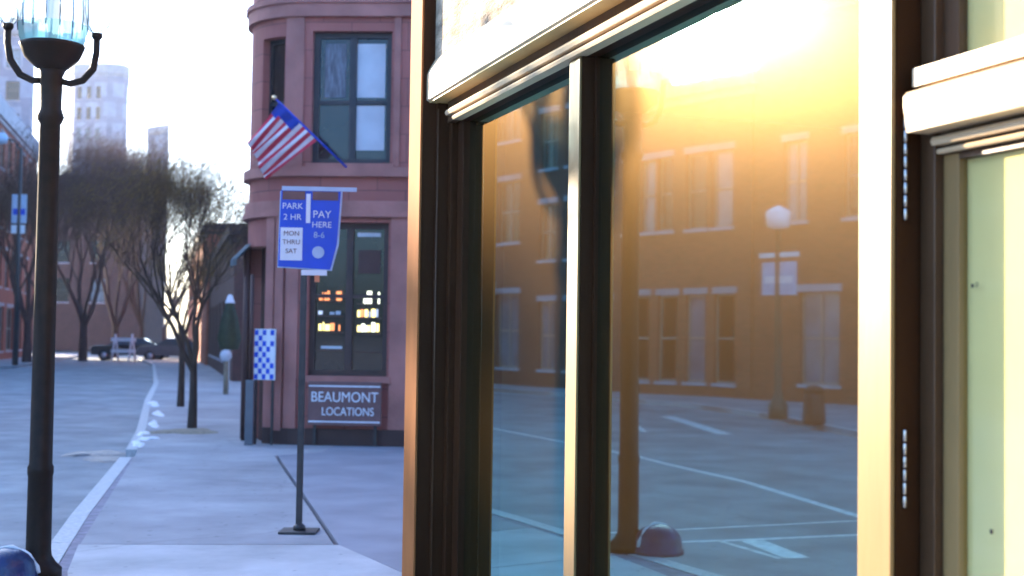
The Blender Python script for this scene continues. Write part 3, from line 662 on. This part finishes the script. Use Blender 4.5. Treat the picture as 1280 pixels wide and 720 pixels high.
# signboard under the window
sb = thing('shop_signboard', (-2.43, 19.42, .3), 'dark mauve board with two rows of white capital letters under the shop window', 'signboard', R(-4))
MB().box((-.54, -.03, 0), (.54, .03, .64)).build('board', 'board', sb, bevel=.006)
for z in (.045, .565): MB().box((-.53, -.038, z), (.53, -.03, z + .02)).build('border', 'white', sb)
text_mesh('lettering', 'BEAUMONT', .21, 'white', sb, Matrix.Translation((0, -.034, .41)) @ Matrix.Scale(.88, 4, (1, 0, 0)) @ Matrix.Rotation(R(90), 4, 'X'), .004)
text_mesh('lettering', 'LOCATIONS', .17, 'white', sb, Matrix.Translation((.05, -.034, .2)) @ Matrix.Scale(.82, 4, (1, 0, 0)) @ Matrix.Rotation(R(90), 4, 'X'), .004)
for x in (-.45, .45): MB().box((x - .02, .02, -.29), (x + .02, .06, .5)).build('support', 'post', sb)
# blue and white checked poster stand at the entrance
ps = thing('sandwich_board', (-3.60, 19.48, 0), 'blue and white checked display board beside the corner entrance', 'display board', R(-20))
MB().box((-.2, -.02, .95), (.14, .02, 1.70)).build('panel', 'white', ps)
c = MB()
for i in range(5):
    for j in range(9):
        if (i + j) % 2 == 0 and random.random() < .9: c.box((-.195 + i * .066, -.024, .96 + j * .081), (-.135 + i * .066, -.0205, 1.035 + j * .081))
c.build('check_pattern', 'blue', ps)
for x in (-.17, .11): MB().box((x - .015, -.015, 0), (x + .015, .015, .95)).build('leg', 'post', ps)
# parking meter / utility post at the corner
pm = thing('utility_post', (-3.82, 19.40, 0), 'grey blue utility post with a box, standing before the corner entrance', 'post')
MB().box((-.06, -.05, 0), (.06, .05, .95)).build('cabinet', 'cargrey', pm, bevel=.01)
MB().tube([(0, 0, .95), (0, 0, 2.5)], .03, 10).build('pole', 'brownwood', pm)

# ================================================================== FLAG
fl = thing('flag', (-2.55, 19.5, 4.12), 'striped american flag on a slanted blue pole over the corner', 'flag')
def at(px, py, Y):   # world point seen at a photo pixel, Y metres ahead (used to read real positions off the photo)
    ro = R(.8); th = R(2.22); cx = px - 640; cy = 360 - py
    x = cx * math.cos(ro) - cy * math.sin(ro); y = cx * math.sin(ro) + cy * math.cos(ro)
    f_ = 1650 * math.cos(th) - y * math.sin(th); z = 1650 * math.sin(th) + y * math.cos(th)
    return Vector((x / f_ * Y, Y, CAM_H + z / f_ * Y))
fo = Vector(fl.location)
pa, pb = at(434, 210, 19.5) - fo, at(343, 122, 18.6) - fo
MB().tube([pa, pb], .016, 8).build('pole', 'blue', fl); MB().lathe([(0, -.04), (.03, -.02), (.035, 0), (.03, .02), (0, .04)], tuple(pb), 12, cap=False).build('finial', 'brass', fl)
h0, h1 = at(349, 128, 18.65) - fo, at(396, 176, 19.1) - fo      # hoist along the pole
fly = (at(309, 176, 18.55) - at(349, 128, 18.65)); fly2 = (at(333, 226, 19.0) - at(396, 176, 19.1))
NU, NV = 26, 26
def fp(i, j):
    s_ = i / NU; v = j / NV
    b_ = h0.lerp(h1, s_) + fly.lerp(fly2, s_) * v
    b_ += Vector((.0, .06 * math.sin(s_ * 22 + v * 3) * (.3 + v), -.02 * math.sin(s_ * 9 + 1) * v))
    return b_
for mm, nm in (('red', 'red_stripe'), ('flagwhite', 'white_stripe'), ('flagblue', 'canton')):
    b_ = MB()
    for i in range(NU):
        for j in range(NV):
            stripe_i = i // 2; blue = (stripe_i < 7 and j < (5 if stripe_i > 1 else 7))
            kind = 'flagblue' if blue else ('red' if stripe_i % 2 == 0 else 'flagwhite')
            if kind == mm: b_.quad([fp(i, j), fp(i + 1, j), fp(i + 1, j + 1), fp(i, j + 1)], smooth=True)
    bmesh.ops.remove_doubles(b_.bm, verts=b_.bm.verts, dist=1e-5)
    b_.build(nm, mm, fl)

# ================================================================== TREES
def tree(name, loc, label, h, spread, trunk_r, first, m='bark', leaves=0, leafm='leaf', lsize=.05, seed=1, depth=5, group=None, forks=3, cat='tree', base=None, up=.35, asp=.5):
    rnd = random.Random(seed)
    r = thing(name, loc, label, cat, group=group)
    b = MB(); tips = []
    def grow(p, d, l, rad, k):
        n = 3; pts = [p]; rr = [rad]
        for i in range(n):
            d = (d + Vector((rnd.uniform(-.18, .18), rnd.uniform(-.18, .18), rnd.uniform(-.05, .12)))).normalized()
            p = p + d * l / n; pts.append(p); rr.append(rad * (1 - .35 * (i + 1) / n))
            if k < depth and i >= 1 and rnd.random() < .8: child(p, d, l, rr[-1], k)
        b.tube(pts, rr, 7 if k < 2 else 4 if k < 4 else 3, cap=False)
        tips.append((p, k)); 
        if k >= 2: tips.append((pts[2], k)); tips.append((pts[1], k))
        if k < depth:
            for _ in range(forks - (k > 3)): child(p, d, l, rr[-1], k)
    def child(p, d, l, rad, k):
        ax = Vector((rnd.gauss(0, 1), rnd.gauss(0, 1), rnd.gauss(0, .5))).normalized()
        q = (d + ax * spread + Vector((0, 0, up))).normalized()
        grow(p, q, l * rnd.uniform(.62, .82), rad * rnd.uniform(.55, .72), k + 1)
    tr = MB(); tr.tube([(0, 0, 0), (.01, 0, first * .5), (0, .01, first)], [trunk_r * 1.25, trunk_r, trunk_r * .85], 12, cap=False)
    tr.build('trunk', m, r)
    for k in range(forks + 1): child(Vector((0, 0, first * (.86 + .04 * k))), Vector((0, 0, 1)), (h - first) * .46, trunk_r * .95, 0)
    # clamp height spread
    b.build('crown', m, r)
    if leaves:
        lf = MB()
        for _ in range(leaves):
            p, k = rnd.choice(tips); c_ = p + Vector([rnd.gauss(0, lsize * 1.1) for _ in range(3)])
            a = Vector([rnd.gauss(0, 1) for _ in range(3)]).normalized(); e = a.orthogonal().normalized(); f_ = a.cross(e); s_ = lsize * rnd.uniform(.4, 1)
            lf.bm.faces.new([lf.bm.verts.new(c_ + v) for v in (-e * s_, f_ * s_ * asp, e * s_, -f_ * s_ * asp)])
        lf.build('leaves', leafm, r)
    return r
tree('street_tree', (-5.46, 22.74, 0), 'small bare tree with dry brown leaves standing in the nearest pavement pit', 4.6, .66, .07, 1.1, leaves=9000, lsize=.075, asp=.09, depth=6, seed=5, group='street trees along the right pavement')
tree('street_tree', (-7.35, 29.5, 0), 'smaller bare street tree, behind the nearest one', 4.2, .6, .07, 1.5, leaves=4000, lsize=.08, asp=.09, seed=9, forks=2, group='street trees along the right pavement')
lab = ['bare brown tree nearest on the far left side of the street', 'bare brown tree in the middle of the left row', 'bare brown tree before the dark brick block', 'tall bare tree at the end of the left row', 'bare brown tree half hidden by the lamp post, first of the left row']
for i, (x, y, hh) in enumerate(((-24.3, 75, 13.5), (-26.4, 88, 16), (-28.0, 100, 17.5), (-29.4, 112, 18.5), (-26.0, 71, 12))):
    tree('bare_tree', (x, y, 0), lab[i], hh, .55, .22, 2.2, m='barkpurple', seed=20 + i, depth=5, leaves=12000, leafm='barkpurple', lsize=.4, asp=.03, group='bare trees along the left side of the street')
# tree pit and snow
def blob(name, m, cx, cy, rx, ry, hz, ang, seed, z=.0):
    rnd = random.Random(seed); b = MB(); n = 26; rings = []
    ph = [rnd.uniform(0, 6.3) for _ in range(4)]; rad = [1 + .25 * math.sin(2 * k * .2417 + ph[0]) + .18 * math.sin(3 * k * .2417 + ph[1]) + .1 * math.sin(5 * k * .2417 + ph[2]) for k in range(n)]
    for q, hh in ((1, 0), (.8, .6), (.5, .9), (.2, 1)):
        ring = []
        for k in range(n):
            a = 2 * math.pi * k / n; x = math.cos(a) * rx * q * rad[k]; y = math.sin(a) * ry * q * rad[k]
            ring.append(b.bm.verts.new((cx + x * math.cos(ang) - y * math.sin(ang), cy + x * math.sin(ang) + y * math.cos(ang), z + hh * hz * .6 * rnd.uniform(.9, 1.05) if hh else z - .01)))
        rings.append(ring)
    for i in range(3):
        for k in range(n): f_ = b.bm.faces.new((rings[i][k], rings[i][(k + 1) % n], rings[i + 1][(k + 1) % n], rings[i + 1][k])); f_.smooth = True
    b.bm.faces.new(rings[-1]); o = b.build(name, m); o['kind'] = 'stuff'; return o
blob('mulch_bed', 'mulch', -5.35, 21.9, .45, .8, .05, 0, 3)
for i, (x, y, rx, ry, hz) in enumerate(((-5.42, 19.3, .10, .6, .03), (-5.55, 20.3, .16, .35, .035), (-5.9, 21.3, .09, .6, .03), (-6.35, 23.6, .1, .9, .04), (-7.1, 26.7, .12, .9, .04), (-8.2, 30.4, .14, 1.1, .05))):
    blob('snow', 'snow', x, y, rx, ry, hz, R(14), 30 + i)
blob('slush', 'slush', -5.35, 18.0, .55, .35, .05, 0, 50, RZ); blob('slush', 'slush', -5.9, 18.9, .35, .6, .06, 0, 51, RZ)

# ================================================================== OTHER BUILDINGS
# opposite row, seen reflected in the shop window
RW = [(3.9 + .0, 6)]
rows = [(4.95, 7.2)]
building('brick_shop_row', 'low red brick building reflected at the right of the large shop window', 'building', [(-40, 26.3), (-40, 8), (-24.9, 8), (-24.85, 26.3)], 11.2,
    [(2, 1.2, 2.15, 3, 1.2, rows), (2, 8.1, 2.4, 2, 1.3, rows), (2, 13.9, 2.2, 1, 1.25, rows), (2, 16.4, 1.0, 1, .8, rows), (2, 1.0, 2.8, 5, 1.9, [(.5, 3.0)]), (2, 15.3, 1.6, 1, 1.35, [(.5, 3.0)])], 'brick_red', 'brownstone_trim', corn=.35, cols=2, sash='sashwhite', lintel='greystone')
building('brick_house', 'red brick house with grouped white windows reflected in the middle of the large shop window', 'building', [(-40, 31.6), (-40, 26.32), (-24.8, 26.32), (-24.75, 31.6)], 9.3,
    [(2, .75, 1.0, 2, .8, [(4.95, 7.2)]), (2, 3.1, .75, 3, .6, [(4.95, 7.2)]), (2, .6, 1.15, 4, .8, [(.4, 3.0)])], 'brick_red', 'brownstone_trim', corn=.35, cols=1, sash='sashwhite', lintel='greystone')
building('dark_brick_block', 'dark brick block reflected in the shadowed strip and the narrow window pane', 'building', [(-27, 36), (-27, 31.63), (-24.8, 31.63), (-24.9, 36)], 11.2,
    [(2, .5, 1.4, 3, .9, [(.6, 2.9), (4.3, 6.2), (7.4, 9.3)])], 'brick_dark', 'cornice', corn=.4, cols=2, sash='sashwhite', lintel='greystone')
building('corner_block', 'tall brick block reflected at the left of the narrow window pane', 'building', [(-33.5, 60), (-30, 36.05), (-25.0, 36.05), (-25.7, 60)], 18,
    [(2, 1.0, 2.4, 9, 1.3, [(.6, 3.2), (5, 7.2), (8.6, 10.8), (12.2, 14.2)])], 'brick_dark', 'cornice', corn=.5, cols=2, sash='sashwhite', lintel='greystone')
# left side of the street, direct view
d13 = Vector((math.sin(R(-15)), math.cos(R(-15))))
d13 = Vector((math.sin(R(-13.5)), math.cos(R(-13.5)))); a = Vector((-25.8, 61.0)); e = a + d13 * 31
building('brick_row_house', 'red brick building with a pale cornice at the left edge of the photo', 'building', [tuple(e + Vector((-18, -4))), tuple(a + Vector((-18, -4))), tuple(a), tuple(e)], 14.6,
    [(2, 1.2, 3.1, 9, 1.5, [(4.2, 6.4), (7.6, 9.8), (10.9, 12.9)]), (2, 1.0, 4.2, 6, 3.0, [(.5, 3.1)])], 'brick_red', 'cornice', corn=1.0, cols=2, sash='sashwhite', lintel='greystone')
e2 = e + d13 * 30 + Vector((1.5, 0))
building('brown_brick_block', 'dark brown brick block behind the bare trees on the left side of the street', 'building', [(-60, 133), (-60, 122), (-33.6, 119), (-37.6, 133)], 16,
    [(1, 1.5, 3.4, 7, 1.4, [(4.4, 6.6), (8, 10)])], 'brick_dark', 'brick_dark', corn=.5, cols=1, sash='sashdark')
building('warehouse_block', 'wide dark brown building closing the far end of the street', 'building', [(-62, 165), (-62, 152), (-44.5, 152), (-41.7, 158), (-43.6, 165)], 19,
    [(1, 1, 3.4, 5, 1.4, [(3, 5.5), (7.5, 10), (12, 14.5)])], 'brick_dark', 'greystone', corn=.5, cols=1, sash='sashdark')
building('pale_tower', 'pale grey blue tower rising behind the bare trees', 'building', [(-71, 220), (-71, 209), (-69.5, 207), (-64, 206), (-61.8, 207), (-61.6, 209), (-65, 220)], 44, [(2, .5, 1.6, 3, .8, [(22 + 3.3 * k, 24 + 3.3 * k) for k in range(6)])], 'tower_haze_blue', 'greystone', corn=1.5)
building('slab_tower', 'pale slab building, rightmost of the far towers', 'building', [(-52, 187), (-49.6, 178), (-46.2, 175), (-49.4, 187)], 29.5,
    [(1, .8, 1.6, 2, .8, [(14 + 3 * k, 15.6 + 3 * k) for k in range(4)])], 'tower_haze_blue', 'greystone', corn=.8, cols=1)
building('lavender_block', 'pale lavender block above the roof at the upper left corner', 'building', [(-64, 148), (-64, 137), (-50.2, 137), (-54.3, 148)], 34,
    [(1, 1.2, 3.2, 4, 1.5, [(19 + 3.4 * k, 21 + 3.4 * k) for k in range(5)])], 'tower_haze_blue', 'greystone', corn=1.0, cols=1)
# right side beyond the brownstone
building('brown_shop', 'low brown brick shop seen behind the street trees on the right', 'building', [(-16.0, 70), (-9.7, 46), (2, 46), (-4, 70)], 5.4,
    [(0, 1.5, 3.6, 5, 2.0, [(.6, 3.0)])], 'brick_dark', 'plinth', corn=.3, cols=2, sash='sashbrown')
building('brick_corner_house', 'two storey brown building beyond the low shop on the right side', 'building', [(-25.0, 102), (-16.2, 70.1), (-4, 70.1), (-10, 102)], 7.5,
    [(0, 1.5, 3.6, 6, 1.6, [(.6, 3.0), (4.2, 6.2)])], 'brick_red', 'plinth', corn=.3, cols=2, sash='sashbrown')

# ================================================================== STREET THINGS
def car(loc, rz, label, paint, s=1.):
    r = thing('parked_car', loc, label, 'car', rz, 'cars parked at the far end of the street')
    b = MB(); prof = [(-2.2, .35), (-2.25, .75), (-2.1, .95), (-1.2, 1.0), (-.75, 1.02), (1.35, 1.05), (2.05, .98), (2.22, .8), (2.2, .35)]
    b.prism(prof, -.85, .85); b.build('body', paint, r, bevel=.05)
    b = MB(); lo = [(-1.2, 1.0), (1.75, 1.03)]; hi = [(-.45, 1.42), (1.0, 1.44)]
    v = [b.bm.verts.new((x, y * yy, z)) for (x, z), y in ((lo[0], .8), (lo[1], .8), (hi[1], .62), (hi[0], .62)) for yy in (-1, 1)]
    q = [(0, 2, 4, 6), (1, 7, 5, 3), (0, 1, 3, 2), (2, 3, 5, 4), (4, 5, 7, 6), (6, 7, 1, 0)]
    for f_ in q: b.bm.faces.new([v[i] for i in f_])
    b.build('cabin_window', 'carglass', r)
    MB().box((-.45, -.62, 1.42), (1.0, .62, 1.475)).build('roof', paint, r, bevel=.02)
    for x in (-1.4, 1.4):
        for y in (-.86, .68):
            mt_ = Matrix.Translation((x, y, .33)) @ Matrix.Rotation(R(-90), 4, 'X')
            w_ = MB().lathe([(.2, 0), (.32, 0), (.34, .03), (.34, .15), (.32, .18), (.2, .18)], seg=20).build('wheel', 'rubber', r, mt_)
            MB().lathe([(.02, -.01), (.2, -.005), (.2, .185), (.02, .19)], seg=16).build('rim', 'rim', w_)
    for y in (-.6, .6):
        MB().box((-2.27, y - .16, .66), (-2.2, y + .16, .8)).build('headlight', 'headlight', r, bevel=.01)
        MB().box((2.16, y - .16, .76), (2.25, y + .16, .9)).build('taillight', 'taillight', r, bevel=.01)
    return r
car((-24.6, 85, RZ), R(8), 'black car parked sideways at the left of the far barricade', 'carblack')
car((-21.3, 84, RZ), R(-4), 'silver topped grey car parked right of the far barricade', 'cargrey')
car((-22.6, 91, RZ), R(3), 'pale silver car parked behind the other two at the street end', 'carsilver')
bar = thing('barricade', (-23.6, 80.5, RZ), 'white A-frame road barricade standing in front of the parked cars', 'barricade', R(-10))
for x in (-.55, .55):
    for sy in (-1, 1): MB().tube([(x, sy * .45, 0), (x, 0, 1.7)], .05, 6).build('leg', 'white', bar)
for z in (.55, 1.25): MB().box((-.8, -.06, z), (.8, -.02, z + .22)).build('board', 'white', bar)
cw = thing('snow_cover', (-21, 80, 0), 'x', 'y'); bpy.data.objects.remove(cw)
# distant pole with banner
fp_ = thing('banner_pole', (-24.0, 64, 0), 'dark street light pole with a blue and white banner at the left edge', 'street light')
MB().tube([(0, 0, 0), (0, 0, 10.6)], [.14, .08], 10).build('pole', 'post', fp_)
MB().tube([(0, 0, 10.4), (-.3, 0, 10.9), (-.9, -.2, 11.1)], .05, 8).build('arm', 'post', fp_)
MB().lathe([(.0, -.3), (.3, -.22), (.38, 0), (.3, .2), (0, .3)], (-.95, -.2, 11.0), 14, cap=False).build('globe', 'paleblue', fp_)
MB().box((-.36, -.04, 6.9), (.36, -.02, 8.3)).build('banner', 'paleblue', fp_)
MB().box((-.3, -.05, 7.3), (.3, -.042, 7.6)).build('banner_mark', 'blue', fp_); MB().box((-.36, -.04, 6.4), (.3, -.02, 6.8)).build('banner', 'white', fp_)
sg = thing('hanging_sign', (-25.2, 61.6, 4.7), 'pale blue hanging sign at the left edge under the brick building', 'sign')
MB().box((-.1, -.6, 0), (.4, .2, 1.0)).build('panel', 'paleblue', sg, bevel=.03); MB().tube([(-2.6, -.2, 1.1), (.5, -.2, 1.1)], .03, 6).build('bracket', 'post', sg)
MB().box((-.08, -.61, .3), (.3, -.6, .7)).build('sign_mark', 'blue', sg)
# small white round sign near the trees
ws = thing('round_sign', (-7.75, 36, 0), 'small round white sign on a pale post behind the tree', 'sign')
MB().tube([(0, 0, 0), (0, 0, 1.0)], .07, 8).build('post', 'mulch', ws); MB().lathe([(.0, -.02), (.16, -.02), (.16, .02), (0, .02)], seg=20, cap=False).build('disc', 'white', ws, Matrix.Translation((0, -.08, 1.05)) @ Matrix.Rotation(R(90), 4, 'X'))
um = thing('patio_umbrella', (-7.9, 37, 0), 'folded green and white patio umbrella on the pavement behind the trees', 'umbrella')
MB().tube([(0, 0, 0), (0, 0, 2.7)], .025, 8).build('pole', 'white', um); MB().lathe([(.22, 1.2), (.3, 1.5), (.2, 2.1), (.05, 2.65), (0, 2.7)], seg=16, ribs=8, rd=.15, cap=False).build('canopy', 'evergreen', um)
MB().lathe([(.14, 2.5), (.06, 2.72), (0, 2.75)], seg=12, cap=False).build('top_cover', 'white', um)
# reflected street furniture on the opposite pavement
ol = thing('street_lamp', (-17.9, 19.6, 0), 'green lamp post with white lantern and blue sign, reflected in the shop window', 'street lamp')
MB().lathe([(.2, 0), (.2, .3), (.1, .45), (.075, .6), (.065, 3.95), (.1, 4.0)], seg=16).build('pole', 'green', ol)
MB().lathe([(.1, 4.0), (.24, 4.05), (.27, 4.35), (.2, 4.42), (.03, 4.5)], seg=20).build('lantern', 'white', ol)
MB().box((-.02, -.48, 2.6), (.03, .42, 3.3)).build('sign', 'paleblue', ol, bevel=.01); MB().box((.03, -.4, 2.85), (.036, .34, 3.0)).build('sign_band', 'white', ol); MB().box((-.02, -.55, 3.4), (.03, .5, 3.5)).build('crossbar', 'white', ol)
tb = thing('litter_bin', (-17.2, 18.1, 0), 'brown tapered litter bin on the opposite pavement, reflected beside the lamp post', 'litter bin')
MB().lathe([(.22, 0), (.24, .05), (.21, .5), (.2, .62)], seg=18).build('bin', 'brownwood', tb); MB().lathe([(.21, .62), (.2, .7), (.12, .76), (.02, .78)], seg=18).build('lid', 'plinth', tb)
st = thing('market_awning', (-24.6, 40.5, 0), 'pale shop canopy over a doorway, reflected in the narrow window', 'canopy')
MB().box((.0, -2.6, 3.3), (1.3, 2.6, 3.6)).build('canopy_roof', 'white', st, bevel=.02)
for y in (-2.4, 2.4): MB().tube([(1.15, y, 0), (1.15, y, 3.3)], .06, 8).build('post', 'white', st)
MB().box((-.3, -.9, .2), (-.02, .5, 2.7)).build('door', 'panepale', st)

hz_ = MB().box((-110, -40, -1.2), (40, 260, 60)).build('haze', 'white'); hz_['kind'] = 'stuff'
hm = bpy.data.materials.new('haze'); hm.use_nodes = True; ht = hm.node_tree; ht.nodes.remove(ht.nodes['Principled BSDF'])
hv = ht.nodes.new('ShaderNodeVolumePrincipled'); hv.inputs['Color'].default_value = (.9, .9, .92, 1); hv.inputs['Density'].default_value = .0004; hv.inputs['Anisotropy'].default_value = .45
ht.links.new(hv.outputs[0], ht.nodes['Material Output'].inputs['Volume']); hz_.data.materials.clear(); hz_.data.materials.append(hm)
